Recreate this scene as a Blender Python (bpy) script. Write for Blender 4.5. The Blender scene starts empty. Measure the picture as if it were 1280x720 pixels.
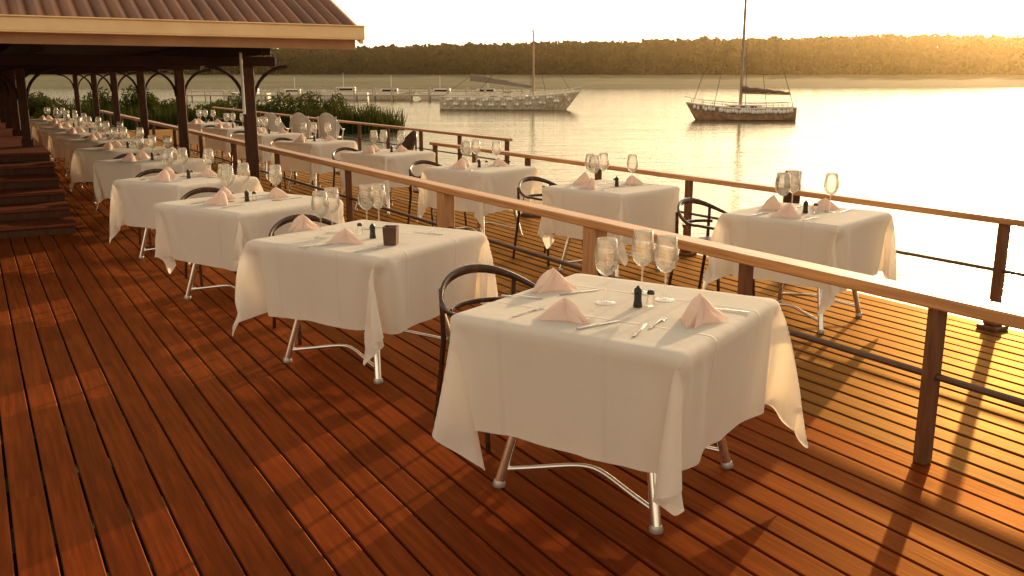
import bpy, bmesh, math, random
from mathutils import Vector, Matrix, noise
R = math.radians
PI = math.pi
rnd = random.Random(11)
S = bpy.context.scene
COL = S.collection
H = 1.67
PITCH = R(12.74)
F = 1150.0
TH = R(30.2)
CP, SP = math.cos(PITCH), math.sin(PITCH)
CT = 0.757          # cloth top height

def P(px, py, z=0.0):
    t = (py - 360) / F
    tn = (SP + t * CP) / (CP - t * SP)
    d = (H - z) / tn
    zc = d * CP + (H - z) * SP
    return Vector(((px - 640) / F * zc, d, z))
def pixx(p):
    zc = p.y * CP + (H - p.z) * SP
    return 640 + F * p.x / zc
def uv(u, v, z=0.0):
    return Vector((-math.sin(TH) * u + math.cos(TH) * v, math.cos(TH) * u + math.sin(TH) * v, z))

# ------------------------------------------------------------------ materials
def nt_new(name):
    m = bpy.data.materials.new(name)
    m.use_nodes = True
    nt = m.node_tree
    nt.nodes.clear()
    out = nt.nodes.new('ShaderNodeOutputMaterial')
    return m, nt, out
def nd(nt, t, **kw):
    n = nt.nodes.new(t)
    for k, v in kw.items():
        setattr(n, k, v)
    return n
def ramp(nt, fac, cols):
    r = nd(nt, 'ShaderNodeValToRGB')
    e = r.color_ramp.elements
    while len(e) < len(cols):
        e.new(0.5)
    for i, (p, c) in enumerate(cols):
        e[i].position = p
        e[i].color = (*c, 1)
    nt.links.new(fac, r.inputs[0])
    return r.outputs[0]
def coords(nt, scale=(1, 1, 1), kind='Object'):
    tc = nd(nt, 'ShaderNodeTexCoord')
    mp = nd(nt, 'ShaderNodeMapping')
    mp.inputs['Scale'].default_value = scale
    nt.links.new(tc.outputs[kind], mp.inputs[0])
    return mp.outputs[0]
def noise_tex(nt, co, scale=5, detail=4, rough=0.55):
    n = nd(nt, 'ShaderNodeTexNoise')
    n.inputs['Scale'].default_value = scale
    n.inputs['Detail'].default_value = detail
    n.inputs['Roughness'].default_value = rough
    nt.links.new(co, n.inputs['Vector'])
    return n
def simple(name, c1, c2=None, rough=0.5, metal=0.0, scale=6, stretch=(1, 1, 1), bump=0.0, rvar=0.1, spec=0.5):
    m, nt, out = nt_new(name)
    b = nd(nt, 'ShaderNodeBsdfPrincipled')
    nt.links.new(b.outputs[0], out.inputs[0])
    c2 = c2 or tuple(x * 0.75 for x in c1)
    n = noise_tex(nt, coords(nt, stretch), scale)
    nt.links.new(ramp(nt, n.outputs['Fac'], [(0.3, c2), (0.7, c1)]), b.inputs['Base Color'])
    mr = nd(nt, 'ShaderNodeMapRange')
    mr.inputs[3].default_value = max(0.02, rough - rvar)
    mr.inputs[4].default_value = min(1, rough + rvar)
    nt.links.new(n.outputs['Fac'], mr.inputs[0])
    nt.links.new(mr.outputs[0], b.inputs['Roughness'])
    b.inputs['Metallic'].default_value = metal
    b.inputs['Specular IOR Level'].default_value = spec
    if bump > 0:
        bp = nd(nt, 'ShaderNodeBump')
        bp.inputs['Strength'].default_value = bump
        bp.inputs['Distance'].default_value = 0.01
        nt.links.new(n.outputs['Fac'], bp.inputs['Height'])
        nt.links.new(bp.outputs[0], b.inputs['Normal'])
    return m
def plank_mat(name, dark, mid, light, rough=0.42, tonev=0.1, gold=(1.0, 0.6, 0.22), k=0.5):
    """oiled boards: coloured diffuse under a thin warm sheen"""
    m, nt, out = nt_new(name)
    df = nd(nt, 'ShaderNodeBsdfDiffuse')
    gl = nd(nt, 'ShaderNodeBsdfGlossy'); gl.inputs[0].default_value = (*gold, 1)
    fr = nd(nt, 'ShaderNodeFresnel'); fr.inputs['IOR'].default_value = 1.4
    ml = nd(nt, 'ShaderNodeMath', operation='MULTIPLY'); ml.inputs[1].default_value = k
    nt.links.new(fr.outputs[0], ml.inputs[0])
    ms = nd(nt, 'ShaderNodeMixShader')
    nt.links.new(ml.outputs[0], ms.inputs[0]); nt.links.new(df.outputs[0], ms.inputs[1]); nt.links.new(gl.outputs[0], ms.inputs[2])
    nt.links.new(ms.outputs[0], out.inputs[0])
    at = nd(nt, 'ShaderNodeAttribute', attribute_name='tone')
    co = coords(nt, (26, 1.3, 26))
    ad = nd(nt, 'ShaderNodeVectorMath', operation='ADD')
    sc = nd(nt, 'ShaderNodeVectorMath', operation='SCALE')
    cx = nd(nt, 'ShaderNodeCombineXYZ')
    nt.links.new(at.outputs['Fac'], cx.inputs[0]); nt.links.new(at.outputs['Fac'], cx.inputs[1]); nt.links.new(at.outputs['Fac'], cx.inputs[2])
    nt.links.new(cx.outputs[0], sc.inputs[0]); sc.inputs['Scale'].default_value = 60
    nt.links.new(co, ad.inputs[0]); nt.links.new(sc.outputs[0], ad.inputs[1])
    n = noise_tex(nt, ad.outputs[0], 1.6, 6, 0.62)
    n2 = noise_tex(nt, coords(nt, (1, 1, 1)), 1.3, 4, 0.6)
    mx = nd(nt, 'ShaderNodeMath', operation='MULTIPLY_ADD')
    mx.inputs[1].default_value = 0.55
    nt.links.new(n.outputs['Fac'], mx.inputs[0])
    m2 = nd(nt, 'ShaderNodeMath', operation='MULTIPLY_ADD')
    m2.inputs[1].default_value = tonev
    nt.links.new(at.outputs['Fac'], m2.inputs[0])
    m3 = nd(nt, 'ShaderNodeMath', operation='MULTIPLY_ADD')
    m3.inputs[1].default_value = 0.24
    m3.inputs[2].default_value = 0.605 - 0.275 - 0.12 - tonev * 0.5
    nt.links.new(n2.outputs['Fac'], m3.inputs[0])
    nt.links.new(m3.outputs[0], m2.inputs[2])
    nt.links.new(m2.outputs[0], mx.inputs[2])
    nt.links.new(ramp(nt, mx.outputs[0], [(0.32, dark), (0.58, mid), (0.9, light)]), df.inputs[0])
    mr = nd(nt, 'ShaderNodeMapRange')
    mr.inputs[3].default_value = rough - 0.08
    mr.inputs[4].default_value = rough + 0.12
    nt.links.new(n2.outputs['Fac'], mr.inputs[0])
    nt.links.new(mr.outputs[0], gl.inputs['Roughness'])
    bp = nd(nt, 'ShaderNodeBump')
    bp.inputs['Strength'].default_value = 0.35
    bp.inputs['Distance'].default_value = 0.004
    nt.links.new(n.outputs['Fac'], bp.inputs['Height'])
    for q in (df, gl): nt.links.new(bp.outputs[0], q.inputs['Normal'])
    return m
def fabric(name, col, trans, mixf=0.35, creases=False):
    m, nt, out = nt_new(name)
    b = nd(nt, 'ShaderNodeBsdfPrincipled')
    b.inputs['Roughness'].default_value = 0.85
    b.inputs['Specular IOR Level'].default_value = 0.2
    t = nd(nt, 'ShaderNodeBsdfTranslucent')
    t.inputs[0].default_value = (*trans, 1)
    mx = nd(nt, 'ShaderNodeMixShader')
    mx.inputs[0].default_value = mixf
    nt.links.new(b.outputs[0], mx.inputs[1]); nt.links.new(t.outputs[0], mx.inputs[2])
    nt.links.new(mx.outputs[0], out.inputs[0])
    co = coords(nt)
    n = noise_tex(nt, co, 5, 5, 0.6)
    nt.links.new(ramp(nt, n.outputs['Fac'], [(0.25, tuple(c * 0.96 for c in col)), (0.75, col)]), b.inputs['Base Color'])
    h = n.outputs['Fac']
    if creases:
        sp = nd(nt, 'ShaderNodeSeparateXYZ')
        nt.links.new(co, sp.inputs[0])
        prev = None
        for ax in (0, 1):
            for c in (-0.22, 0.24):
                s1 = nd(nt, 'ShaderNodeMath', operation='SUBTRACT'); s1.inputs[1].default_value = c + 0.02 * ax
                nt.links.new(sp.outputs[ax], s1.inputs[0])
                a1 = nd(nt, 'ShaderNodeMath', operation='ABSOLUTE'); nt.links.new(s1.outputs[0], a1.inputs[0])
                r1 = nd(nt, 'ShaderNodeMapRange'); r1.inputs[1].default_value = 0; r1.inputs[2].default_value = 0.012
                r1.inputs[3].default_value = 1.0; r1.inputs[4].default_value = 0
                nt.links.new(a1.outputs[0], r1.inputs[0])
                if prev is None:
                    prev = r1.outputs[0]
                else:
                    q = nd(nt, 'ShaderNodeMath', operation='ADD')
                    nt.links.new(prev, q.inputs[0]); nt.links.new(r1.outputs[0], q.inputs[1]); prev = q.outputs[0]
        q = nd(nt, 'ShaderNodeMath', operation='MULTIPLY_ADD'); q.inputs[1].default_value = 0.5
        nt.links.new(prev, q.inputs[0]); nt.links.new(n.outputs['Fac'], q.inputs[2])
        h = q.outputs[0]
    bp = nd(nt, 'ShaderNodeBump')
    bp.inputs['Strength'].default_value = 0.6
    bp.inputs['Distance'].default_value = 0.015
    nt.links.new(h, bp.inputs['Height'])
    nt.links.new(bp.outputs[0], b.inputs['Normal'])
    return m
def leafmat(name, c1, c2, tr, mixf=0.4, scale=0.4):
    m, nt, out = nt_new(name)
    b = nd(nt, 'ShaderNodeBsdfPrincipled')
    b.inputs['Roughness'].default_value = 0.95
    b.inputs['Specular IOR Level'].default_value = 0.0
    t = nd(nt, 'ShaderNodeBsdfTranslucent'); t.inputs[0].default_value = (*tr, 1)
    mx = nd(nt, 'ShaderNodeMixShader'); mx.inputs[0].default_value = mixf
    n = noise_tex(nt, coords(nt), scale, 3)
    nt.links.new(ramp(nt, n.outputs['Fac'], [(0.3, c1), (0.7, c2)]), b.inputs['Base Color'])
    nt.links.new(b.outputs[0], mx.inputs[1]); nt.links.new(t.outputs[0], mx.inputs[2])
    nt.links.new(mx.outputs[0], out.inputs[0])
    return m
def thinglass(name):
    m, nt, out = nt_new(name)
    lw = nd(nt, 'ShaderNodeLayerWeight'); lw.inputs[0].default_value = 0.35
    n = noise_tex(nt, coords(nt), 30, 2)
    tr = nd(nt, 'ShaderNodeBsdfTransparent')
    nt.links.new(ramp(nt, lw.outputs['Facing'], [(0.5, (0.97, 0.96, 0.94)), (0.85, (0.85, 0.78, 0.68)), (1.0, (0.5, 0.42, 0.34))]), tr.inputs[0])
    gl = nd(nt, 'ShaderNodeBsdfGlossy')
    mr = nd(nt, 'ShaderNodeMapRange'); mr.inputs[3].default_value = 0.02; mr.inputs[4].default_value = 0.06
    nt.links.new(n.outputs['Fac'], mr.inputs[0]); nt.links.new(mr.outputs[0], gl.inputs['Roughness'])
    mm = nd(nt, 'ShaderNodeMapRange'); mm.inputs[1].default_value = 0; mm.inputs[2].default_value = 1; mm.inputs[3].default_value = 0.07; mm.inputs[4].default_value = 0.65
    nt.links.new(lw.outputs['Fresnel'], mm.inputs[0])
    mx = nd(nt, 'ShaderNodeMixShader')
    nt.links.new(mm.outputs[0], mx.inputs[0]); nt.links.new(tr.outputs[0], mx.inputs[1]); nt.links.new(gl.outputs[0], mx.inputs[2])
    tl = nd(nt, 'ShaderNodeBsdfTranslucent'); tl.inputs[0].default_value = (1, 0.93, 0.82, 1)
    m2 = nd(nt, 'ShaderNodeMixShader'); m2.inputs[0].default_value = 0.06
    nt.links.new(mx.outputs[0], m2.inputs[1]); nt.links.new(tl.outputs[0], m2.inputs[2])
    nt.links.new(m2.outputs[0], out.inputs[0])
    return m
M = {}
M['deck'] = plank_mat('deck_boards', (0.022, 0.0036, 0.0015), (0.125, 0.0195, 0.0048), (0.33, 0.06, 0.012), 0.46, 0.1, (1.0, 0.52, 0.18), 0.42)
M['outer'] = plank_mat('weathered_boards', (0.035, 0.014, 0.005), (0.14, 0.055, 0.014), (0.3, 0.13, 0.033), 0.46, 0.12, (1.0, 0.58, 0.22), 0.42)
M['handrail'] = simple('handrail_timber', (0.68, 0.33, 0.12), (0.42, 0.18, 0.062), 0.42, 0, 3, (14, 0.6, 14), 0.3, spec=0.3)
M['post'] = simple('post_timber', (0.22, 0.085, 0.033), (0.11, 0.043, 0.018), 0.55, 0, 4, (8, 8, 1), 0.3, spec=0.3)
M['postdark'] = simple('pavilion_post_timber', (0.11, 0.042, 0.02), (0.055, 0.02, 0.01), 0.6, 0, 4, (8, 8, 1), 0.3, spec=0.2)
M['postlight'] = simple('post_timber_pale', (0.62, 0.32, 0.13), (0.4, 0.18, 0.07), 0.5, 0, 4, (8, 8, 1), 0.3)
M['rod'] = simple('rail_rod_metal', (0.14, 0.075, 0.045), None, 0.4, 0.4, 9)
M['chrome'] = simple('polished_metal', (0.92, 0.89, 0.85), (0.82, 0.79, 0.74), 0.14, 0.9, 12, rvar=0.05)
M['steel'] = simple('cutlery_steel', (0.5, 0.46, 0.42), (0.36, 0.33, 0.3), 0.25, 1.0, 20, rvar=0.06)
M['tabletop'] = simple('table_board', (0.6, 0.52, 0.42), None, 0.6)
M['rubber'] = simple('foot_cap_metal', (0.55, 0.5, 0.46), None, 0.35, 0.6)
M['cloth'] = fabric('white_linen', (0.98, 0.95, 0.9), (0.99, 0.89, 0.75), 0.5, True)
M['napkin'] = fabric('pale_napkin', (0.93, 0.78, 0.69), (0.92, 0.7, 0.58), 0.4)
M['glass'] = thinglass('clear_glass')
M['amber'] = simple('brown_glazed_pottery', (0.14, 0.06, 0.032), (0.07, 0.03, 0.017), 0.35)
M['black'] = simple('black_gloss', (0.02, 0.015, 0.012), None, 0.25)
M['wax'] = simple('candle_wax', (0.8, 0.7, 0.55), None, 0.5)
M['chair'] = simple('dark_chair_frame', (0.09, 0.038, 0.02), (0.045, 0.02, 0.012), 0.25, 0.25, 5, (3, 3, 3))
M['cane'] = simple('dark_cane', (0.12, 0.055, 0.028), (0.05, 0.022, 0.012), 0.5, 0, 60, (1, 1, 1), 0.6)
M['palechair'] = simple('pale_woven', (0.82, 0.76, 0.68), (0.66, 0.6, 0.52), 0.55, 0, 50, (1, 1, 1), 0.5)
M['roof'] = simple('roof_iron', (0.3, 0.125, 0.06), (0.14, 0.055, 0.028), 0.55, 0.0, 1.2, (4, 0.6, 1), 0.1, spec=0.25)
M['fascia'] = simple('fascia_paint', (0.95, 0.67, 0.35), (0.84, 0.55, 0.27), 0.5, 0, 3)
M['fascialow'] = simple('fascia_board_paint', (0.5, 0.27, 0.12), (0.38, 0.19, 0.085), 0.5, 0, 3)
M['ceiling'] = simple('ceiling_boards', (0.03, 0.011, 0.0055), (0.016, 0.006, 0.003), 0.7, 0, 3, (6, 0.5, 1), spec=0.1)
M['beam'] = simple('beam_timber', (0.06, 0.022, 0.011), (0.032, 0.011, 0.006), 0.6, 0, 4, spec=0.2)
M['step'] = simple('step_timber', (0.2, 0.048, 0.018), (0.1, 0.025, 0.01), 0.55, 0, 3, (1, 8, 8), 0.2, spec=0.2)
M['hulldark'] = simple('hull_brown_paint', (0.55, 0.34, 0.18), (0.26, 0.14, 0.07), 0.4, 0, 3)
M['hullmid'] = simple('hull_pale_paint', (0.85, 0.7, 0.52), (0.4, 0.29, 0.19), 0.45, 0, 3.5)
M['white'] = simple('white_paint', (0.9, 0.86, 0.8), (0.8, 0.75, 0.68), 0.4)
M['cream'] = simple('cream_fender', (0.86, 0.78, 0.64), (0.7, 0.59, 0.46), 0.5)
M['mast'] = simple('mast_spar', (0.45, 0.29, 0.16), (0.33, 0.2, 0.11), 0.4)
M['sail'] = simple('furled_canvas', (0.2, 0.12, 0.07), None, 0.8)
M['tent'] = simple('grey_canvas', (0.28, 0.2, 0.14), (0.18, 0.12, 0.08), 0.85)
M['window'] = simple('dark_window', (0.02, 0.02, 0.02), None, 0.1)
M['leaf'] = leafmat('shrub_leaves', (0.022, 0.03, 0.008), (0.052, 0.06, 0.016), (0.09, 0.088, 0.018), 0.3, 2)
M['farleaf'] = leafmat('far_tree_leaves', (0.014, 0.0095, 0.004), (0.027, 0.019, 0.008), (0.015, 0.009, 0.003), 0.03, 0.05)
M['trunk'] = simple('bark', (0.04, 0.028, 0.018), None, 0.9, spec=0.05)
M['bank'] = simple('bank_soil_grass', (0.1, 0.08, 0.03), (0.05, 0.045, 0.016), 0.95, 0, 0.6, spec=0.1)
M['farbank'] = simple('far_bank_grass', (0.22, 0.19, 0.11), (0.15, 0.13, 0.075), 0.95, 0, 0.02, (1, 3, 1), spec=0.05)
M['hill'] = simple('wooded_rise', (0.024, 0.017, 0.008), (0.015, 0.011, 0.005), 0.95, 0, 0.05, spec=0.0)
M['jetty'] = simple('jetty_timber', (0.55, 0.45, 0.34), (0.36, 0.29, 0.21), 0.7)

def watermat():
    m, nt, out = nt_new('river_water')
    df = nd(nt, 'ShaderNodeBsdfDiffuse'); df.inputs[0].default_value = (0.14, 0.115, 0.08, 1)
    gl = nd(nt, 'ShaderNodeBsdfGlossy'); gl.inputs[0].default_value = (0.84, 0.77, 0.63, 1); gl.inputs['Roughness'].default_value = 0.1
    fr = nd(nt, 'ShaderNodeFresnel'); fr.inputs['IOR'].default_value = 1.33
    mx = nd(nt, 'ShaderNodeMixShader')
    nt.links.new(fr.outputs[0], mx.inputs[0]); nt.links.new(df.outputs[0], mx.inputs[1]); nt.links.new(gl.outputs[0], mx.inputs[2])
    nt.links.new(mx.outputs[0], out.inputs[0])
    n1 = noise_tex(nt, coords(nt, (0.45, 1.0, 1)), 1.1, 5, 0.62)
    n2 = noise_tex(nt, coords(nt, (0.08, 0.25, 1)), 0.5, 3, 0.5)
    a = nd(nt, 'ShaderNodeMath', operation='MULTIPLY_ADD'); a.inputs[1].default_value = 2.0
    nt.links.new(n2.outputs['Fac'], a.inputs[0]); nt.links.new(n1.outputs['Fac'], a.inputs[2])
    bp = nd(nt, 'ShaderNodeBump'); bp.inputs['Strength'].default_value = 0.45; bp.inputs['Distance'].default_value = 0.13
    nt.links.new(a.outputs[0], bp.inputs['Height'])
    for n in (df, gl, fr): nt.links.new(bp.outputs[0], n.inputs['Normal'])
    return m
M['water'] = watermat()

# ------------------------------------------------------------------ mesh helpers
def add_box(bm, lo, hi, mat=None, tone=None):
    vs = []
    for z in (lo[2], hi[2]):
        for x, y in ((lo[0], lo[1]), (hi[0], lo[1]), (hi[0], hi[1]), (lo[0], hi[1])):
            v = Vector((x, y, z))
            vs.append(bm.verts.new(mat @ v if mat else v))
    fs = [bm.faces.new([vs[i] for i in q]) for q in ((3, 2, 1, 0), (4, 5, 6, 7), (0, 1, 5, 4), (1, 2, 6, 5), (2, 3, 7, 6), (3, 0, 4, 7))]
    return fs
def bev_box(bm, lo, hi, b=0.006, mat=None, seg=1):
    fs = add_box(bm, lo, hi, mat)
    es = list({e for f in fs for e in f.edges})
    bmesh.ops.bevel(bm, geom=es, offset=b, segments=seg, affect='EDGES', profile=0.5)
def frames(pts):
    pts = [Vector(p) for p in pts]
    n = len(pts)
    res = []
    T = (pts[1] - pts[0]).normalized()
    up = Vector((0, 0, 1)) if abs(T.z) < 0.9 else Vector((1, 0, 0))
    N = (up - T * up.dot(T)).normalized()
    for i in range(n):
        if i == 0: t = pts[1] - pts[0]
        elif i == n - 1: t = pts[-1] - pts[-2]
        else: t = pts[i + 1] - pts[i - 1]
        t.normalize()
        N = (N - t * N.dot(t)).normalized()
        res.append((pts[i], t, N, t.cross(N)))
    return res
def add_tube(bm, pts, r, seg=8, cap=True):
    fr = frames(pts)
    rings = []
    for i, (p, t, n, b) in enumerate(fr):
        rr = r[i] if isinstance(r, (list, tuple)) else r
        rings.append([bm.verts.new(p + (n * math.cos(2 * PI * k / seg) + b * math.sin(2 * PI * k / seg)) * rr) for k in range(seg)])
    for a, b in zip(rings, rings[1:]):
        for k in range(seg):
            bm.faces.new((a[k], a[(k + 1) % seg], b[(k + 1) % seg], b[k]))
    if cap:
        bm.faces.new(rings[0][::-1]); bm.faces.new(rings[-1])
def add_band(bm, pts, w, h):
    """rectangular section swept along pts; w horizontal thickness, h vertical height"""
    pts = [Vector(p) for p in pts]
    n = len(pts); rings = []
    for i, p in enumerate(pts):
        t = (pts[min(i + 1, n - 1)] - pts[max(i - 1, 0)]); t.z = 0; t.normalize()
        s = Vector((t.y, -t.x, 0))
        ww = w[i] if isinstance(w, (list, tuple)) else w
        hh = h[i] if isinstance(h, (list, tuple)) else h
        c = []
        for a, b in ((-.5, -.3), (-.3, -.5), (.3, -.5), (.5, -.3), (.5, .3), (.3, .5), (-.3, .5), (-.5, .3)):
            c.append(bm.verts.new(p + s * ww * a + Vector((0, 0, hh * b))))
        rings.append(c)
    for a, b in zip(rings, rings[1:]):
        for k in range(8):
            bm.faces.new((a[k], a[(k + 1) % 8], b[(k + 1) % 8], b[k]))
    bm.faces.new(rings[0][::-1]); bm.faces.new(rings[-1])
def add_lathe(bm, prof, seg=24, c=(0, 0, 0)):
    c = Vector(c); rings = []
    for r, z in prof:
        if r < 1e-5:
            rings.append([bm.verts.new(c + Vector((0, 0, z)))])
        else:
            rings.append([bm.verts.new(c + Vector((r * math.cos(2 * PI * k / seg), r * math.sin(2 * PI * k / seg), z))) for k in range(seg)])
    for a, b in zip(rings, rings[1:]):
        if len(a) == 1 and len(b) == 1: continue
        for k in range(seg):
            k2 = (k + 1) % seg
            if len(a) == 1: bm.faces.new((a[0], b[k2], b[k]))
            elif len(b) == 1: bm.faces.new((a[k], a[k2], b[0]))
            else: bm.faces.new((a[k], a[k2], b[k2], b[k]))
def obj(name, bm, mat, parent=None, smooth=False, fix=True):
    if fix:
        bmesh.ops.recalc_face_normals(bm, faces=bm.faces)
    me = bpy.data.meshes.new(name)
    bm.to_mesh(me); bm.free()
    me.materials.append(M[mat] if isinstance(mat, str) else mat)
    if smooth:
        me.shade_smooth()
        if smooth != 'all':
            try: me.set_sharp_from_angle(angle=R(40))
            except Exception: pass
    o = bpy.data.objects.new(name, me)
    COL.objects.link(o)
    if parent: o.parent = parent
    return o
def tag(o, label, cat, group=None, kind=None):
    o['label'] = label
    o['category'] = cat
    if group: o['group'] = group
    if kind: o['kind'] = kind
    return o
def struct(o, label=None, cat=None):
    o['kind'] = 'structure'
    if label: o['label'] = label
    if cat: o['category'] = cat
    return o
def empty(name, loc=(0, 0, 0), rz=0):
    o = bpy.data.objects.new(name, None)
    o.empty_display_size = 0.1
    COL.objects.link(o)
    o.location = loc; o.rotation_euler = (0, 0, rz)
    return o
def copy_tree(o, parent=None):
    c = o.copy(); COL.objects.link(c)
    c.parent = parent
    for ch in list(o.children):
        copy_tree(ch, c)
    return c
PROTO = {}
def place(kind, maker, loc, rz=0, s=1.0):
    if kind not in PROTO:
        PROTO[kind] = maker(); o = PROTO[kind]
    else:
        o = copy_tree(PROTO[kind])
        for k in ('label', 'category', 'group'):
            if k in o: del o[k]
    o.location = loc; o.rotation_euler = (0, 0, rz); o.scale = (s, s, s)
    return o
ORD = ['first', 'second', 'third', 'fourth', 'fifth', 'sixth', 'seventh', 'eighth', 'ninth', 'tenth', 'eleventh', 'twelfth', 'thirteenth', 'fourteenth', 'fifteenth', 'sixteenth']

# ------------------------------------------------------------------ tablecloth by cloth simulation
def sim_cloth(seed, half=0.5, over=0.44, n=56, bend=0.3, nz=0.08):
    r = random.Random(seed)
    bm = bmesh.new()
    bev_box(bm, (-half, -half, 0.70), (half, half, 0.745), 0.012, None, 2)
    tb = obj('sim_table', bm, 'tabletop')
    tb.modifiers.new('Collision', 'COLLISION')
    tb.collision.thickness_outer = 0.005
    tb.collision.cloth_friction = 30
    bm = bmesh.new()
    L = half + over
    ox, oy = r.uniform(-0.015, 0.015), r.uniform(-0.015, 0.015)
    ang = R(r.uniform(-1.6, 1.6))
    grid = [[None] * (n + 1) for _ in range(n + 1)]
    for i in range(n + 1):
        for j in range(n + 1):
            x = -L + 2 * L * i / n; y = -L + 2 * L * j / n
            e = max(0, max(abs(x), abs(y)) - half)
            z = 0.757 + e * nz * noise.noise(Vector((x * 4 + seed * 7, y * 4, seed)))
            xx = x * math.cos(ang) - y * math.sin(ang) + ox; yy = x * math.sin(ang) + y * math.cos(ang) + oy
            grid[i][j] = bm.verts.new((xx, yy, z))
    for i in range(n):
        for j in range(n):
            bm.faces.new((grid[i][j], grid[i + 1][j], grid[i + 1][j + 1], grid[i][j + 1]))
    cl = obj('sim_cloth', bm, 'cloth', None, 'all')
    base = [v.co.copy() for v in cl.data.vertices]
    m = cl.modifiers.new('Cloth', 'CLOTH')
    st = m.settings
    st.quality = 7; st.mass = 0.3; st.air_damping = 4
    st.tension_stiffness = 30; st.compression_stiffness = 30; st.shear_stiffness = 10; st.bending_stiffness = bend
    m.collision_settings.collision_quality = 3
    m.collision_settings.distance_min = 0.005
    m.collision_settings.use_self_collision = False
    m.point_cache.frame_start = 1; m.point_cache.frame_end = 100
    S.frame_start = 1; S.frame_end = 100
    for f in range(1, 80):
        S.frame_set(f)
    dg = bpy.context.evaluated_depsgraph_get()
    ev = cl.evaluated_get(dg)
    me = bpy.data.meshes.new_from_object(ev, depsgraph=dg)
    tops = [me.vertices[i].co.z for i, b in enumerate(base) if abs(b.x) < half * 0.9 and abs(b.y) < half * 0.9]
    mt = sum(tops) / len(tops)
    lo = min(v.co.z for v in me.vertices)
    print('CLOTH', seed, 'top', round(mt, 4), 'lowest', round(lo, 3))
    ok = 0.6 < mt < 0.9 and 0.02 < lo < 0.5
    for i, b in enumerate(base):
        v = me.vertices[i]
        if ok:
            v.co.z += CT - mt
            if abs(b.x) < half * 0.94 and abs(b.y) < half * 0.94:
                v.co.z = CT + 0.0012 * noise.noise(Vector((b.x * 6, b.y * 6, seed)))
        else:
            ex = max(0, abs(b.x) - half); ey = max(0, abs(b.y) - half)
            if ex and ey:
                rr = math.hypot(ex, ey); th = math.atan2(ey, ex)
                fl = 0.06 + 0.3 * math.sin(2 * th) ** 2
                dx, dy = math.cos(th), math.sin(th)
                v.co = Vector((math.copysign(half + rr * fl * dx, b.x), math.copysign(half + rr * fl * dy, b.y), CT - rr * math.sqrt(1 - fl * fl)))
            elif ex or ey:
                d = max(ex, ey); w = 0.06 + 0.05 * math.sin((b.x + b.y) * 22 + seed)
                v.co = Vector((b.x if not ex else math.copysign(half + d * w, b.x), b.y if not ey else math.copysign(half + d * w, b.y), CT - d * 0.99))
            else:
                v.co = Vector((b.x, b.y, CT))
    bpy.data.objects.remove(tb); bpy.data.objects.remove(cl)
    tmp = bpy.data.objects.new('tmp', me); COL.objects.link(tmp)
    ss = tmp.modifiers.new('s', 'SUBSURF'); ss.levels = 1; ss.render_levels = 1
    dg = bpy.context.evaluated_depsgraph_get(); dg.update()
    me2 = bpy.data.meshes.new_from_object(tmp.evaluated_get(dg), depsgraph=dg)
    bpy.data.objects.remove(tmp)
    me2.shade_smooth()
    me2.name = 'tablecloth'
    return me2
CLOTHS = [sim_cloth(3, over=0.47, n=58, bend=0.4, nz=0.07), sim_cloth(8, over=0.43, n=54, bend=0.35), sim_cloth(21, over=0.43, n=54, bend=0.35)]
S.frame_set(1)

# ------------------------------------------------------------------ setting: water, banks, decks
bm = bmesh.new()
W = 5000
vs = [bm.verts.new(p) for p in ((-W, -W, -1.55), (W, -W, -1.55), (W, W, -1.55), (-W, W, -1.55))]
bm.faces.new(vs)
struct(obj('water', bm, 'water'), 'calm river water reflecting the low sun', 'water')

bm = bmesh.new()
g = {}
NX, NY = 160, 24
for i in range(NX + 1):
    for j in range(NY + 1):
        x = -1500 + 3000 * i / NX
        q = j / NY
        y = 392 + 8 * noise.noise(Vector((x * 0.01, 3, 0))) + 20 * noise.noise(Vector((x * 0.002, 7, 0))) + 1400 * q ** 2.2
        dy = 1400 * q ** 2.2
        z = -1.75 + 8.2 * (1 - math.exp(-dy / 95))
        g[i, j] = bm.verts.new((x, y, z))
for i in range(NX):
    for j in range(NY):
        bm.faces.new((g[i, j], g[i + 1, j], g[i + 1, j + 1], g[i, j + 1]))
struct(obj('far_bank', bm, 'farbank', None, 'all'), 'muted grassy bank on the far side of the river', 'river bank')
# wooded rise behind the far bank
bm = bmesh.new(); prev = None
for i in range(121):
    x = -600 + 1250 * i / 120
    top = 4.4 + 0.78 * (14.5 + 7.5 * max(0, min(1, (x + 120) / 330))) + 1.2 * noise.noise(Vector((x * 0.03, 2, 0)))
    row = [bm.verts.new((x, 618, 4.0)), bm.verts.new((x, 626, 4 + (top - 4) * .6)), bm.verts.new((x, 640, top)), bm.verts.new((x, 720, top + 0.5)), bm.verts.new((x, 1000, 5))]
    if prev:
        for k in range(4): bm.faces.new((prev[k], row[k], row[k + 1], prev[k + 1]))
    prev = row
struct(obj('hills', bm, 'hill', None, 'all'), 'low wooded rise behind the far bank', 'hill')

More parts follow.
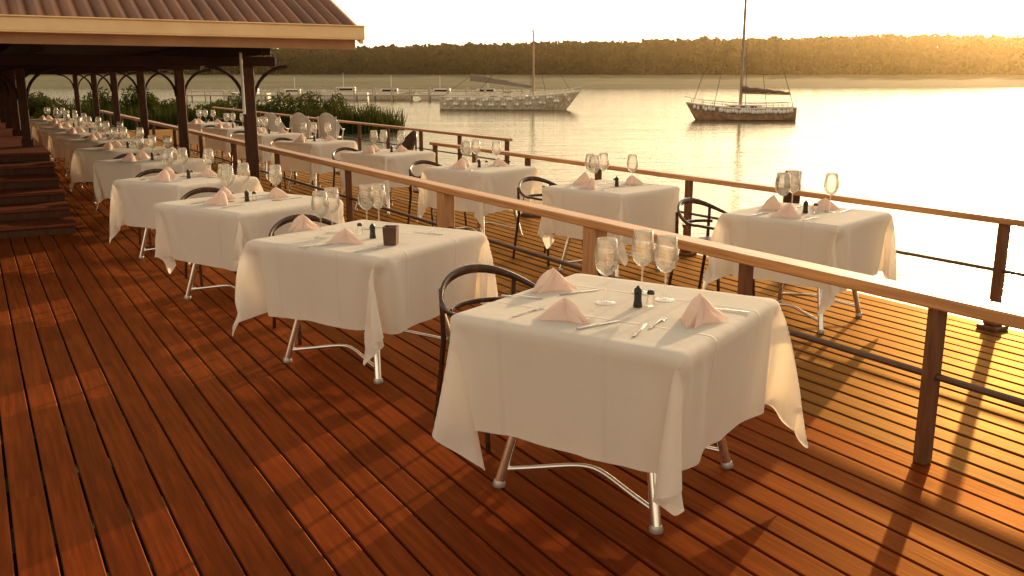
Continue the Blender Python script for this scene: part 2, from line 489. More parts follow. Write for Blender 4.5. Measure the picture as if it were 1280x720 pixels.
def planks(name, mat, v0, v1, u0, u1, ztop, pitch=0.138, gap=0.009, seed=1, th=0.03):
    r = random.Random(seed)
    bm = bmesh.new()
    fl = bm.faces.layers.float.new('tone')
    k = 0
    n = int(round((v1 - v0) / pitch))
    for k in range(n):
        a = v0 + k * pitch + gap / 2; b = v0 + (k + 1) * pitch - gap / 2
        u = u0 - r.uniform(0, 5)
        while u < u1:
            e = u + r.uniform(5.5, 8.0)
            s0, s1 = max(u, u0), min(e, u1)
            u = e
            if s1 - s0 < 0.05: continue
            t = r.random(); c = 0.004
            dz = r.uniform(-0.0012, 0.0012)
            prof = ((a, ztop - th), (b, ztop - th), (b, ztop - c + dz), (b - c, ztop + dz), (a + c, ztop + dz), (a, ztop - c + dz))
            A = [bm.verts.new((x, s0 + 0.001, z)) for x, z in prof]
            B = [bm.verts.new((x, s1 - 0.001, z)) for x, z in prof]
            for q in range(6):
                f = bm.faces.new((A[q], A[(q + 1) % 6], B[(q + 1) % 6], B[q])); f[fl] = t
            f = bm.faces.new(A[::-1]); f[fl] = t
            f = bm.faces.new(B); f[fl] = t
    o = obj(name, bm, mat)
    o.rotation_euler.z = TH
    return o
struct(planks('inner_deck', 'deck', -9, 3.558, -5, 34, 0, gap=0.012, seed=2), 'red brown timber deck boards', 'deck')
struct(planks('outer_deck', 'outer', 3.562, 6.046, -4, 34, 0, gap=0.022, seed=4), 'golden timber boards of the waterside deck', 'deck')
struct(planks('side_deck', 'outer', 6.05, 7.43, 12.6, 34, 0, gap=0.022, seed=5), 'timber boards of the wider deck end', 'deck')
bm = bmesh.new()
u = -4.8
while u < 34:
    add_box(bm, (-9, u, -0.2), (6.03 if u < 12.5 else 7.4, u + 0.06, -0.034)); u += 0.6
o = obj('deck_joists', bm, 'beam'); o.rotation_euler.z = TH
struct(o, 'dark joists under the deck boards', 'deck frame')

# ------------------------------------------------------------------ railings
def railing(name, v, u0, u1, posts, label, along='u', hrw=0.14, pale=(), feet=False, ht=0.045, rr_=0.012, tall=()):
    root = empty(name, uv(u0, v), TH)
    Ln = u1 - u0
    bm = bmesh.new(); bev_box(bm, (-hrw / 2, 0, 0.775 - ht), (hrw / 2, Ln, 0.775), 0.008)
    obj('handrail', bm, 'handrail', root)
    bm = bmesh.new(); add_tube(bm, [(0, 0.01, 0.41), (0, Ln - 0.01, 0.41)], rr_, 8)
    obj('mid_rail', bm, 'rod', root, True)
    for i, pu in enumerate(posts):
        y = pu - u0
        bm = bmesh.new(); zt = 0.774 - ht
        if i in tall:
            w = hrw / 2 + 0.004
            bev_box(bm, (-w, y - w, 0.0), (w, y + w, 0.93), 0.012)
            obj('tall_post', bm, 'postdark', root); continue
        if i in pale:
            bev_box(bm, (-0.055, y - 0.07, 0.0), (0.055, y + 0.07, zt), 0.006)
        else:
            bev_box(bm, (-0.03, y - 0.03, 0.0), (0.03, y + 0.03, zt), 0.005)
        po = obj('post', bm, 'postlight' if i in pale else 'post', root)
        if feet:
            bm = bmesh.new(); bev_box(bm, (-0.075, y - 0.075, 0.001), (0.075, y + 0.075, 0.03), 0.006)
            bev_box(bm, (-0.05, y - 0.05, 0.0305), (0.05, y + 0.05, 0.075), 0.01); obj('post_foot', bm, 'post', po)
    tag(root, label, 'railing')
    return root
railing('deck_railing', 3.52, -2.5, 31, [-2.4, 0.0, 2.4, 3.55, 4.95, 7.2, 9.6, 12.3, 14.6, 17, 19.4, 21.8, 24.2, 26.6, 29, 30.8],
        'inner timber railing with flat handrail between the tables', pale=(4, 5), ht=0.055, rr_=0.017)
railing('deck_railing', 5.93, -3.5, 12.55, [-3.4, -2, -0.6, 0.8, 2.2, 3.62, 5.5, 6.8, 8.3, 9.8, 11.2, 12.45], 'outer railing along the water edge of the deck', hrw=0.1, pale=(), feet=True, tall=(6,))
railing('deck_railing', 7.33, 12.65, 33, [12.75, 14.4, 16, 17.6, 19.2, 20.8, 22.4, 24, 25.6, 27.2, 28.8, 30.4, 32.9], 'far outer railing along the wider end of the deck', hrw=0.1)

# ------------------------------------------------------------------ pavilion
pv = empty('pavilion', uv(10, 0), TH)
tag(pv, 'open sided pavilion with rusty corrugated roof on timber posts', 'pavilion')
VL, VR = -9.0, 3.86
bm = bmesh.new()
nx = int((VR - VL) / 0.15 * 6)
rows = [(-0.05, 2.18), (7.0, 5.03), (26.5, 2.23)]
prev = None
for (y, z) in rows:
    row = [bm.verts.new((VL + (VR - VL) * i / nx, y, z + 0.032 * (abs(math.sin(PI * i / 6)) * 2 - 1))) for i in range(nx + 1)]
    if prev:
        for i in range(nx):
            bm.faces.new((prev[i], prev[i + 1], row[i + 1], row[i]))
    prev = row
ro = obj('roof', bm, 'roof', pv, True)
bm = bmesh.new(); add_tube(bm, [(VL, 7.0, 5.06), (VR + 0.02, 7.0, 5.06)], 0.09, 10)
obj('ridge_cap', bm, 'roof', ro, True)
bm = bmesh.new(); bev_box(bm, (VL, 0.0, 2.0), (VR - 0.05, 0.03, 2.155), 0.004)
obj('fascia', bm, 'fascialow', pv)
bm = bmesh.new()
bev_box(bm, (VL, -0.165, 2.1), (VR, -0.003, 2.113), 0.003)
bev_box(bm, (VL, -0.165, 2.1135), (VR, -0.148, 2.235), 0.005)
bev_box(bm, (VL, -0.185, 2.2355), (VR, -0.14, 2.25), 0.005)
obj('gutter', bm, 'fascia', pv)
bm = bmesh.new()
vs = []
for x in (VR - 0.02, VR + 0.02):
    for (y, z) in ((-0.06, 2.06), (7.0, 4.86), (26.5, 2.08), (26.5, 2.23), (7.0, 5.03), (-0.06, 2.2)):
        vs.append(bm.verts.new((x, y, z)))
for i in range(6):
    bm.faces.new((vs[i], vs[(i + 1) % 6], vs[6 + (i + 1) % 6], vs[6 + i]))
for k in (0, 6):
    bm.faces.new((vs[k], vs[k + 1], vs[k + 4], vs[k + 5])); bm.faces.new((vs[k + 1], vs[k + 2], vs[k + 3], vs[k + 4]))
obj('barge_board', bm, 'fascia', pv)
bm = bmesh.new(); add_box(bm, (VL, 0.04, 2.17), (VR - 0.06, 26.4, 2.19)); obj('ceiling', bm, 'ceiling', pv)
bm = bmesh.new()
vs = [bm.verts.new((x, y, z)) for x in (3.5, 3.54) for (y, z) in ((0.3, 2.2), (26, 2.2), (7, 4.9))]
bm.faces.new(vs[:3]); bm.faces.new(vs[3:])
for i in range(3): bm.faces.new((vs[i], vs[(i + 1) % 3], vs[3 + (i + 1) % 3], vs[3 + i]))
obj('gable_wall', bm, 'beam', pv)
VP_, VQ = 3.14, 0.72
PR = [12.1, 16.5, 20.5, 24.5, 28.5, 33.5]
PQ = [15.4, 18.4, 21.4, 24.4, 27.4, 30.4, 33.4]
for v in (VP_, VQ):
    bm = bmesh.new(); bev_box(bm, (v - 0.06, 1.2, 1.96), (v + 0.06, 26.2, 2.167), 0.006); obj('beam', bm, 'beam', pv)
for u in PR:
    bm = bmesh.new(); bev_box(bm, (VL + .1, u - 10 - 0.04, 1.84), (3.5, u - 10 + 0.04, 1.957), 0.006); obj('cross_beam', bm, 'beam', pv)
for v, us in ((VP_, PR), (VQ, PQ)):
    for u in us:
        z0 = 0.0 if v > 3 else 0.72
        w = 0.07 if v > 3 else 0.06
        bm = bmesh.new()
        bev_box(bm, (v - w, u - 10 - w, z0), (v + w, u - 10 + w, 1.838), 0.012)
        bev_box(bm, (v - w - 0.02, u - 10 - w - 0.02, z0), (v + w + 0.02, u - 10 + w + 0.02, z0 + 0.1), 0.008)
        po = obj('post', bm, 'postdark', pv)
        for s in (-1, 1):
            bm = bmesh.new()
            pts = []
            for k in range(9):
                a = k / 8 * PI / 2
                pts.append((v + s * (w + 0.45 * (1 - math.cos(a))), u - 10, 1.4 + 0.44 * math.sin(a)))
            add_tube(bm, pts, 0.022, 6); obj('brace', bm, 'beam', po, True)
bm = bmesh.new()
add_tube(bm, [(VP_ - 0.12, 1.9, 2.0), (VP_ - 0.12, 1.9, 1.25)], 0.018, 8)
obj('downpipe', bm, 'white', pv, True)
# steps at the left
st = empty('timber_steps', uv(11.2, 0), TH)
tag(st, 'dark timber steps rising to the raised floor under the pavilion', 'steps')
for k in range(6):
    z = 0.12 * (k + 1); y = 0.55 * k
    bm = bmesh.new(); bev_box(bm, (-8, y, z - 0.035), (0.92, y + 0.57, z), 0.005); obj('tread', bm, 'step', st)
    bm = bmesh.new(); add_box(bm, (-8, y + 0.03, z - 0.12), (0.90, y + 0.05, z - 0.037)); obj('riser', bm, 'postdark', st)
    bm = bmesh.new(); add_box(bm, (0.87, y + 0.052, 0.0), (0.898, y + 0.548, z - 0.037)); obj('side_board', bm, 'postdark', st)
bm = bmesh.new(); bev_box(bm, (-8, 3.33, 0.68), (0.92, 23, 0.718), 0.005); obj('platform', bm, 'step', st)
bm = bmesh.new(); add_box(bm, (0.87, 3.35, 0.0), (0.90, 22.9, 0.678)); obj('side_board', bm, 'postdark', st)

# ------------------------------------------------------------------ furniture makers
def make_table():
    t = empty('dining_table')
    bm = bmesh.new(); bev_box(bm, (-0.495, -0.495, 0.715), (0.495, 0.495, 0.742), 0.012, None, 2); obj('tabletop', bm, 'tabletop', t)
    for k in range(4):
        a = PI / 4 + k * PI / 2
        d = Vector((math.cos(a), math.sin(a), 0))
        bm = bmesh.new()
        add_tube(bm, [d * 0.3 + Vector((0, 0, 0.714)), d * 0.51 + Vector((0, 0, 0.02))], [0.023, 0.021], 14)
        lg = obj('leg', bm, 'chrome', t, True)
        bm = bmesh.new(); add_lathe(bm, [(0, 0), (0.026, 0), (0.028, 0.012), (0.022, 0.028), (0, 0.028)], 14, d * 0.512); obj('foot', bm, 'rubber', lg, True)
    for k in (1, 3):
        a0 = PI / 4 + PI / 2 * k; a1 = a0 + PI / 2
        bm = bmesh.new()
        pts = []
        p0 = Vector((math.cos(a0), math.sin(a0), 0)) * 0.49; p1 = Vector((math.cos(a1), math.sin(a1), 0)) * 0.49
        for i in range(19):
            q = i / 18
            p = p0.lerp(p1, q) * (1 - 0.34 * math.sin(PI * q)); p.z = 0.075 + 0.05 * math.sin(PI * q)
            pts.append(p)
        add_tube(bm, pts, 0.011, 10); obj('stretcher', bm, 'chrome', t, True)
    return t
def make_chair_kind(kind):
    def mk():
        name = 'armchair'
        t = empty(name)
        cm = 'palechair' if kind == 'pale' else 'chair'
        zr = 0.75 if kind == 'dark' else (0.96 if kind == 'pale' else 0.92)
        wx = 1.1 if kind == 'dark' else 1.0
        bm = bmesh.new()
        ring = []
        for k in range(28):
            a = 2 * PI * k / 28
            ring.append((math.copysign(abs(math.cos(a)) ** 0.6, math.cos(a)) * 0.225 * wx, math.copysign(abs(math.sin(a)) ** 0.6, math.sin(a)) * 0.215))
        lv = [(0.96, 0.425), (1, 0.432), (1, 0.45), (0.95, 0.458), (0.6, 0.452)]
        rr = [[bm.verts.new((x * s, y * s, z)) for x, y in ring] for s, z in lv]
        for a, b in zip(rr, rr[1:]):
            for k in range(28): bm.faces.new((a[k], a[(k + 1) % 28], b[(k + 1) % 28], b[k]))
        bm.faces.new(rr[0][::-1]); bm.faces.new(rr[-1])
        obj('seat', bm, 'cane' if kind != 'pale' else 'palechair', t, True)
        for s in (-1, 1):
            bm = bmesh.new(); add_tube(bm, [(s * 0.225 * wx, -0.225, 0), (s * 0.215 * wx, -0.19, 0.43), (s * 0.25 * wx, -0.185, 0.605)], [0.012, 0.014, 0.012], 10); obj('leg', bm, cm, t, True)
            bm = bmesh.new(); add_tube(bm, [(s * 0.2 * wx, 0.265, 0), (s * 0.19 * wx, 0.2, 0.43), (s * 0.2 * wx, 0.2, zr - 0.06)], [0.012, 0.014, 0.012], 10); obj('leg', bm, cm, t, True)
        pts = []; hs = []; ws = []
        n = 24
        for i in range(n + 1):
            a = -1.12 * PI / 2 + (1.12 * PI) * i / n
            q = max(0, math.cos(a))
            pts.append((0.275 * wx * math.sin(a), 0.27 * math.cos(a), 0.62 + (zr - 0.62) * q ** 1.5))
            hs.append(0.02 + 0.024 * q ** 1.4); ws.append(0.02)
        pts = [(-0.255 * wx, -0.215, 0.61), (-0.268 * wx, -0.13, 0.616)] + pts + [(0.268 * wx, -0.13, 0.616), (0.255 * wx, -0.215, 0.61)]
        hs = [0.018, 0.02] + hs + [0.02, 0.018]; ws = [0.034, 0.032] + ws + [0.032, 0.034]
        bm = bmesh.new(); add_band(bm, pts, ws, hs); obj('back_rail', bm, cm, t, True)
        if kind == 'dark':
            bm = bmesh.new()
            lp = []
            for i in range(13):
                a = -0.85 + 1.7 * i / 12
                lp.append((0.225 * wx * math.sin(a) * 1.05, 0.232 * math.cos(a), 0.57 + 0.02 * math.cos(a)))
            add_band(bm, lp, 0.012, 0.024); obj('mid_slat', bm, cm, t, True)
        else:
            bm = bmesh.new(); prev = None
            for i in range(19):
                a = -1.25 + 2.5 * i / 18
                top = Vector((0.262 * math.sin(a), 0.258 * math.cos(a), 0.62 + (zr - 0.62) * max(0, math.cos(a)) ** 1.5))
                bot = Vector((0.2 * math.sin(a), 0.2 * math.cos(a), 0.452))
                row = [bm.verts.new(bot.lerp(top, k / 5)) for k in range(6)] + [bm.verts.new(bot.lerp(top, k / 5) * 1 + Vector((0.012 * math.sin(a), 0.012 * math.cos(a), 0))) for k in range(5, -1, -1)]
                if prev:
                    for k in range(12): bm.faces.new((prev[k], prev[(k + 1) % 12], row[(k + 1) % 12], row[k]))
                else: first = row
                prev = row
            bm.faces.new(first); bm.faces.new(prev[::-1])
            obj('back_panel', bm, 'cane' if kind != 'pale' else 'palechair', t, True)
        return t
    return mk
def make_glass():
    t = empty('wine_glass')
    bm = bmesh.new()
    outer = [(0.0045, 0.098), (0.018, 0.104), (0.034, 0.122), (0.043, 0.148), (0.0435, 0.17), (0.039, 0.2), (0.034, 0.232)]
    inner = [(0.0328, 0.232), (0.0378, 0.2), (0.0421, 0.17), (0.0415, 0.149), (0.0325, 0.124), (0.017, 0.107), (0, 0.103)]
    add_lathe(bm, [(0, 0.098)] + outer + inner, 28); obj('bowl', bm, 'glass', t, 'all')
    bm = bmesh.new(); add_lathe(bm, [(0, 0.0065), (0.006, 0.0075), (0.0038, 0.03), (0.0035, 0.07), (0.0045, 0.0975), (0, 0.0975)], 16); obj('stem', bm, 'glass', t, True)
    bm = bmesh.new(); add_lathe(bm, [(0, 0), (0.035, 0), (0.0355, 0.0015), (0.02, 0.0035), (0.006, 0.006), (0, 0.006)], 28); obj('base', bm, 'glass', t, True)
    return t
def make_napkin(var):
    def mk():
        r = random.Random(900 + var)
        bm = bmesh.new()
        j = lambda a: r.uniform(-a, a)
        hgt = (0.098, 0.082, 0.108)[var]
        A = Vector((j(.02), 0.012 + j(.01), hgt)); L = Vector((-0.115 + j(.012), -0.045 + j(.01), 0.001)); Rr = Vector((0.112 + j(.012), -0.05 + j(.012), 0.001)); B = Vector((j(.02), 0.09, 0.001)); Fm = Vector((j(.02), -0.02, 0.002))
        A2 = A + Vector((0.006 + j(.006), -0.008, -0.012)); L2 = L + Vector((0.022, -0.02, 0)); R2 = Rr + Vector((-0.02, -0.022, 0)); F2 = Fm + Vector((j(.01), -0.026, 0))
        def tri(a, b, c, n=10, bulge=0.016):
            nn = (b - a).cross(c - a).normalized()
            rows = []
            for i in range(n + 1):
                row = []
                for k in range(i + 1):
                    s = i / n; q = (k / i) if i else 0
                    p = a.lerp(b.lerp(c, q), s)
                    edge = s * (1 - s) * 4 * q * (1 - q) * 4
                    p = p + nn * (bulge * edge) + Vector((noise.noise(p * 22 + Vector((var, 0, 0))), noise.noise(p * 22 + Vector((5, var, 0))), noise.noise(p * 26))) * 0.0045 * min(1, s * 2) * (0 if p.z < 0.004 else 1)
                    p.z = max(p.z, 0.001)
                    row.append(bm.verts.new(p))
                rows.append(row)
            for i in range(n):
                for k in range(i + 1):
                    bm.faces.new((rows[i][k], rows[i + 1][k], rows[i + 1][k + 1]))
                    if k < i: bm.faces.new((rows[i][k], rows[i + 1][k + 1], rows[i][k + 1]))
        tri(A, L, Fm); tri(A, Fm, Rr); tri(A, Rr, B); tri(A, B, L)
        tri(A2, L2, F2, 10, 0.01); tri(A2, F2, R2, 10, 0.01)
        bmesh.ops.remove_doubles(bm, verts=bm.verts, dist=0.0006)
        return obj('folded_napkin', bm, 'napkin', None, 'all')
    return mk
def make_shaker():
    t = empty('pepper_mill')
    bm = bmesh.new(); add_lathe(bm, [(0, 0), (0.021, 0), (0.022, 0.006), (0.018, 0.03), (0.0175, 0.055), (0.0195, 0.066), (0, 0.066)], 20); obj('body', bm, 'black', t, True)
    bm = bmesh.new(); add_lathe(bm, [(0, 0.0665), (0.018, 0.0665), (0.02, 0.074), (0.016, 0.086), (0.008, 0.092), (0.006, 0.099), (0, 0.101)], 20); obj('cap', bm, 'black', t, True)
    return t
def make_salt():
    t = empty('salt_shaker')
    bm = bmesh.new(); add_lathe(bm, [(0, 0), (0.018, 0), (0.019, 0.005), (0.015, 0.05), (0, 0.05)], 16); obj('body', bm, 'glass', t, True)
    bm = bmesh.new(); add_lathe(bm, [(0, 0.0505), (0.0155, 0.0505), (0.016, 0.06), (0.011, 0.068), (0, 0.07)], 16); obj('cap', bm, 'black', t, True)
    return t
def strip(bm, pts, ws, z0, th):
    rows = []
    for y, w, z in zip(pts, ws, z0):
        rows.append([bm.verts.new((-w, y, z)), bm.verts.new((w, y, z)), bm.verts.new((w * .8, y, z + th)), bm.verts.new((-w * .8, y, z + th))])
    for a, b in zip(rows, rows[1:]):
        for k in range(4): bm.faces.new((a[k], a[(k + 1) % 4], b[(k + 1) % 4], b[k]))
    bm.faces.new(rows[0][::-1]); bm.faces.new(rows[-1])
def make_knife():
    t = empty('table_knife')
    bm = bmesh.new(); strip(bm, [-0.115, -0.105, -0.05, 0.0], [0.005, 0.007, 0.006, 0.005], [0.001] * 4, 0.005); obj('handle', bm, 'steel', t, True)
    bm = bmesh.new(); strip(bm, [0.0005, 0.02, 0.07, 0.1, 0.118], [0.005, 0.007, 0.008, 0.0065, 0.002], [0.002] * 5, 0.0015); obj('blade', bm, 'steel', t, True)
    return t
def make_fork():
    t = empty('table_fork')
    bm = bmesh.new(); strip(bm, [-0.1, -0.09, -0.03, 0.03, 0.045], [0.005, 0.0075, 0.004, 0.0035, 0.007], [0.001, 0.001, 0.004, 0.006, 0.004], 0.003); obj('handle', bm, 'steel', t, True)
    bm = bmesh.new()
    strip(bm, [0.0455, 0.052, 0.062], [0.007, 0.011, 0.0115], [0.004, 0.002, 0.001], 0.002)
    for x in (-0.0098, -0.0033, 0.0033, 0.0098):
        add_box(bm, (x - 0.0016, 0.062, 0.001), (x + 0.0016, 0.1, 0.003))
    obj('tines', bm, 'steel', t)
    return t
def make_candle():
    t = empty('candle_holder')
    bm = bmesh.new(); add_lathe(bm, [(0, 0), (0.046, 0), (0.05, 0.006), (0.056, 0.105), (0.05, 0.105), (0.044, 0.014), (0, 0.012)], 4); obj('cup', bm, 'amber', t)
    bm = bmesh.new(); add_lathe(bm, [(0, 0.0125), (0.026, 0.0125), (0.026, 0.06), (0, 0.058)], 20); obj('candle', bm, 'wax', t, True)
    return t
MK = {'wine_glass': make_glass, 'pepper_mill': make_shaker, 'salt_shaker': make_salt, 'table_knife': make_knife, 'table_fork': make_fork, 'candle_holder': make_candle}
WORD = {'wine_glass': ('wine glass', 'wine glass', 'wine glasses on the tables'), 'folded_napkin': ('folded pale napkin', 'napkin', 'folded napkins on the tables'),
        'pepper_mill': ('black pepper mill', 'pepper mill', 'pepper mills on the tables'), 'salt_shaker': ('small glass salt shaker', 'salt shaker', 'salt shakers on the tables'),
        'table_knife': ('steel knife', 'knife', 'knives on the tables'), 'table_fork': ('steel fork', 'fork', 'forks on the tables'), 'candle_holder': ('square dark brown candle holder', 'candle holder', 'candle holders on the tables')}
SCL = {'wine_glass': 1.18, 'table_knife': 0.92, 'table_fork': 0.92, 'pepper_mill': 0.9}
nclo = 0; nnap = 0
def lay_table(c, rz, where, items, cloth_rot, sc=1.0):
    global nclo, nnap
    t = place('table', make_table, (c.x, c.y, 0), rz)
    t.scale = (sc, sc, 1)
    tag(t, 'metal legged square dining table, the ' + where, 'table', 'dining tables on the deck')
    cl = bpy.data.objects.new('tablecloth', CLOTHS[0 if nclo == 0 else 1 + nclo % 2]); COL.objects.link(cl); nclo += 1
    if not cl.data.materials: cl.data.materials.append(M['cloth'])
    cl.location = (c.x, c.y, 0); cl.rotation_euler.z = rz + cloth_rot * PI / 2; cl.scale = (sc, sc, 1)
    tag(cl, 'white tablecloth draped over the ' + where, 'tablecloth', 'white tablecloths on the tables')
    by = {}
    for k, p, a in items: by.setdefault(k, []).append((p, a))
    for k, ls in by.items():
        ls.sort(key=lambda q: pixx(Vector((q[0].x, q[0].y, CT))))
        n = len(ls)
        for i, (p, a) in enumerate(ls):
            if k == 'folded_napkin':
                v = nnap % 3; nnap += 1
                o = place('napkin%d' % v, make_napkin(v), (p.x, p.y, CT + 0.0015), a)
            else:
                o = place(k, MK[k], (p.x, p.y, CT + 0.0015), a, SCL.get(k, 1.0))
            w, cat, grp = WORD[k]
            if n == 1: pre = w
            elif i == 0: pre = 'leftmost ' + w
            elif i == n - 1: pre = 'rightmost ' + w
            elif n == 3: pre = 'middle ' + w
            else: pre = ORD[i] + ' from left ' + w
            tag(o, pre + ' on the ' + where, cat, grp)
def W2(px, py): return P(px, py, CT)
inner = [(Vector((0.448, 3.70, 0)), R(56)), (uv(5.15, 2.0), R(57)), (uv(7.15, 1.81), R(55)), (uv(9.15, 1.74), R(58)), (uv(11.5, 1.82), R(56))]
for u in (13.7, 15.9, 18.1, 20.3, 22.5, 24.7): inner.append((uv(u, 1.82 + rnd.uniform(-.04, .06)), R(56 + rnd.uniform(-4, 4))))
outer = [(uv(4.6, 4.82) + Vector((0.22, 0.04, 0)), R(47)), (uv(6.6, 4.76) + Vector((.08, 0, 0)), R(47)), (uv(8.75, 4.7), R(50)), (uv(11.2, 4.66), R(50)), (uv(13.8, 4.55), R(53)), (uv(16.2, 4.5), R(50)), (uv(18.6, 4.5), R(50)), (uv(21.0, 4.5), R(52))]
def generic(c, rz, r, detail):
    it = []
    def L(x, y): return Vector((c.x + x * math.cos(rz) - y * math.sin(rz), c.y + x * math.sin(rz) + y * math.cos(rz), CT))
    for (sx, sy) in ((0.28, 0.0), (-0.28, 0.02), (0.02, 0.28)):
        a = rz + math.atan2(sy, sx) + PI / 2
        it.append(('folded_napkin', L(sx + r.uniform(-.03, .03), sy + r.uniform(-.03, .03)), a + r.uniform(-.3, .3)))
    for (sx, sy) in ((0.1, 0.16), (-0.12, 0.1), (0.14, -0.12), (-0.03, 0.2)):
        it.append(('wine_glass', L(sx + r.uniform(-.03, .03), sy + r.uniform(-.03, .03)), r.uniform(0, 6)))
    it.append(('pepper_mill', L(r.uniform(-.04, .02), r.uniform(-.06, 0)), 0))
    it.append(('salt_shaker', L(r.uniform(.04, .08), r.uniform(-.05, 0.02)), 0))
    if detail:
        for (sx, sy, q) in ((0.27, 0.17, 0), (0.27, -0.17, 0), (-0.28, 0.2, 0), (-0.28, -0.16, 0)):
            it.append((r.choice(['table_knife', 'table_fork']), L(sx, sy), rz + PI / 2 + r.uniform(-.1, .1)))
    return it
rg = random.Random(5)
t1 = [('wine_glass', W2(757, 379), 0), ('wine_glass', W2(802, 366), 1), ('wine_glass', W2(831, 375), 2),
      ('pepper_mill', W2(797, 384), 0), ('salt_shaker', W2(813, 383), 0),
      ('folded_napkin', W2(687, 362), R(20)), ('folded_napkin', W2(706, 398), R(-18)), ('folded_napkin', W2(872, 402), R(35)),
      ('table_fork', W2(652, 372), R(70)), ('table_fork', W2(660, 391), R(-40)), ('table_knife', W2(748, 407), R(-55)), ('table_knife', W2(800, 413), R(-20)), ('table_fork', W2(822, 405), R(-28)), ('table_knife', W2(905, 388), R(60)), ('table_knife', W2(725, 366), R(-60))]
t2 = [('wine_glass', W2(402, 297), 0), ('wine_glass', W2(416, 291), 0), ('wine_glass', W2(459, 286), 0), ('wine_glass', W2(474, 284), 0),
      ('folded_napkin', W2(432, 303), R(0)), ('folded_napkin', W2(376, 287), R(40)), ('candle_holder', W2(489, 306), R(40)),
      ('pepper_mill', W2(466, 298), 0), ('salt_shaker', W2(450, 293), 0), ('table_knife', W2(395, 308), R(-50)), ('table_fork', W2(460, 313), R(-45)), ('table_knife', W2(535, 292), R(60))]
for i, (c, rz) in enumerate(inner):
    where = ORD[i] + ' table from the front inside the railing'
    items = t1 if i == 0 else t2 if i == 1 else generic(c, rz, rg, i < 5)
    lay_table(c, rz, where, items, i % 4, 1.0 if i < 3 else 0.92)
for i, (c, rz) in enumerate(outer):
    where = ORD[i] + ' table from the right on the waterside deck'
    lay_table(c, rz, where, generic(c, rz, rg, i < 3), (i + 1) % 4, 0.86)

def chair(kind, p, face, label):
    rz = math.atan2(face.y, face.x) + PI / 2
    o = place('chair_' + kind, make_chair_kind(kind), (p.x, p.y, 0), rz)
    tag(o, label, 'chair', {'dark': 'dark armchairs at the tables', 'pale': 'pale armchairs at the far end of the deck', 'high': None}[kind])
d0 = Vector((-0.6, 0.8, 0))
for i, (c, rz) in enumerate(inner):
    off = d0 * 0.74
    if i == 0: off = off + Vector((-0.05, 0, 0))
    chair('dark', c + off, -d0, 'dark curved back armchair behind the ' + ORD[i] + ' table from the front inside the railing')
for i, (c, rz) in enumerate(outer):
    e = Vector((-math.sin(TH), math.cos(TH), 0))
    a = e * math.cos(0.25) + Vector((math.cos(TH), math.sin(TH), 0)) * -math.sin(0.25)
    chair('dark', c + a * 0.74, -a, 'dark curved back armchair left of the ' + ORD[i] + ' table from the right on the waterside deck')
vd = Vector((math.cos(TH), math.sin(TH), 0))
chair('high', uv(12.6, 5.4), -vd, 'dark woven back armchair at the outer railing behind the fourth waterside table')
for p, lb in ((Vector((-4.0, 20.5, 0)), 'rightmost of three pale round back chairs at the far end of the deck'), (Vector((-4.62, 20.6, 0)), 'middle of three pale round back chairs at the far end of the deck'), (Vector((-5.25, 20.6, 0)), 'leftmost of three pale round back chairs at the far end of the deck')):
    chair('pale', p, Vector((0.1, 1, 0)), lb)

# ------------------------------------------------------------------ boats
def hull_mesh(L, B, fb, draft=0.3):
    """bow at +x"""
    bm = bmesh.new(); n = 22; rings = []
    for i in range(n + 1):
        q = i / n
        x = -L / 2 + L * q
        b = B / 2 * (1 - max(0, (q - 0.4) / 0.6) ** 2.2) * (0.72 + 0.28 * min(1, q / 0.35))
        b = max(b, 0.02)
        sh = fb * (1 + 0.55 * max(0, (q - 0.35) / 0.65) ** 2 + 0.12 * (1 - q) ** 2)
        xl = x if q < 0.5 else x - 0.06 * L * ((q - 0.5) * 2) ** 2
        pr = [(0, -draft), (b * 0.55, -draft * 0.6), (b * 0.86, 0.05), (b * 0.97, sh * 0.55), (b, sh)]
        ring = []
        for (yy, z) in pr:
            xx = xl + (x - xl + (0.06 * L * ((q - .5) * 2) ** 2 if q > .5 else 0)) * max(0, z) / sh
            ring.append((xx, yy, z))
        full = [Vector((a, -y, z)) for a, y, z in ring[::-1]] + [Vector(p) for p in ring[1:]]
        rings.append([bm.verts.new(p) for p in full])
    m = len(rings[0])
    for a, b in zip(rings, rings[1:]):
        for k in range(m - 1): bm.faces.new((a[k], a[k + 1], b[k + 1], b[k]))
        bm.faces.new((a[m - 1], a[0], b[0], b[m - 1]))
    bm.faces.new(rings[0]); bm.faces.new(rings[-1][::-1])
    gun = [(r[m - 1].co.copy(), r[0].co.copy()) for r in rings]
    return bm, gun
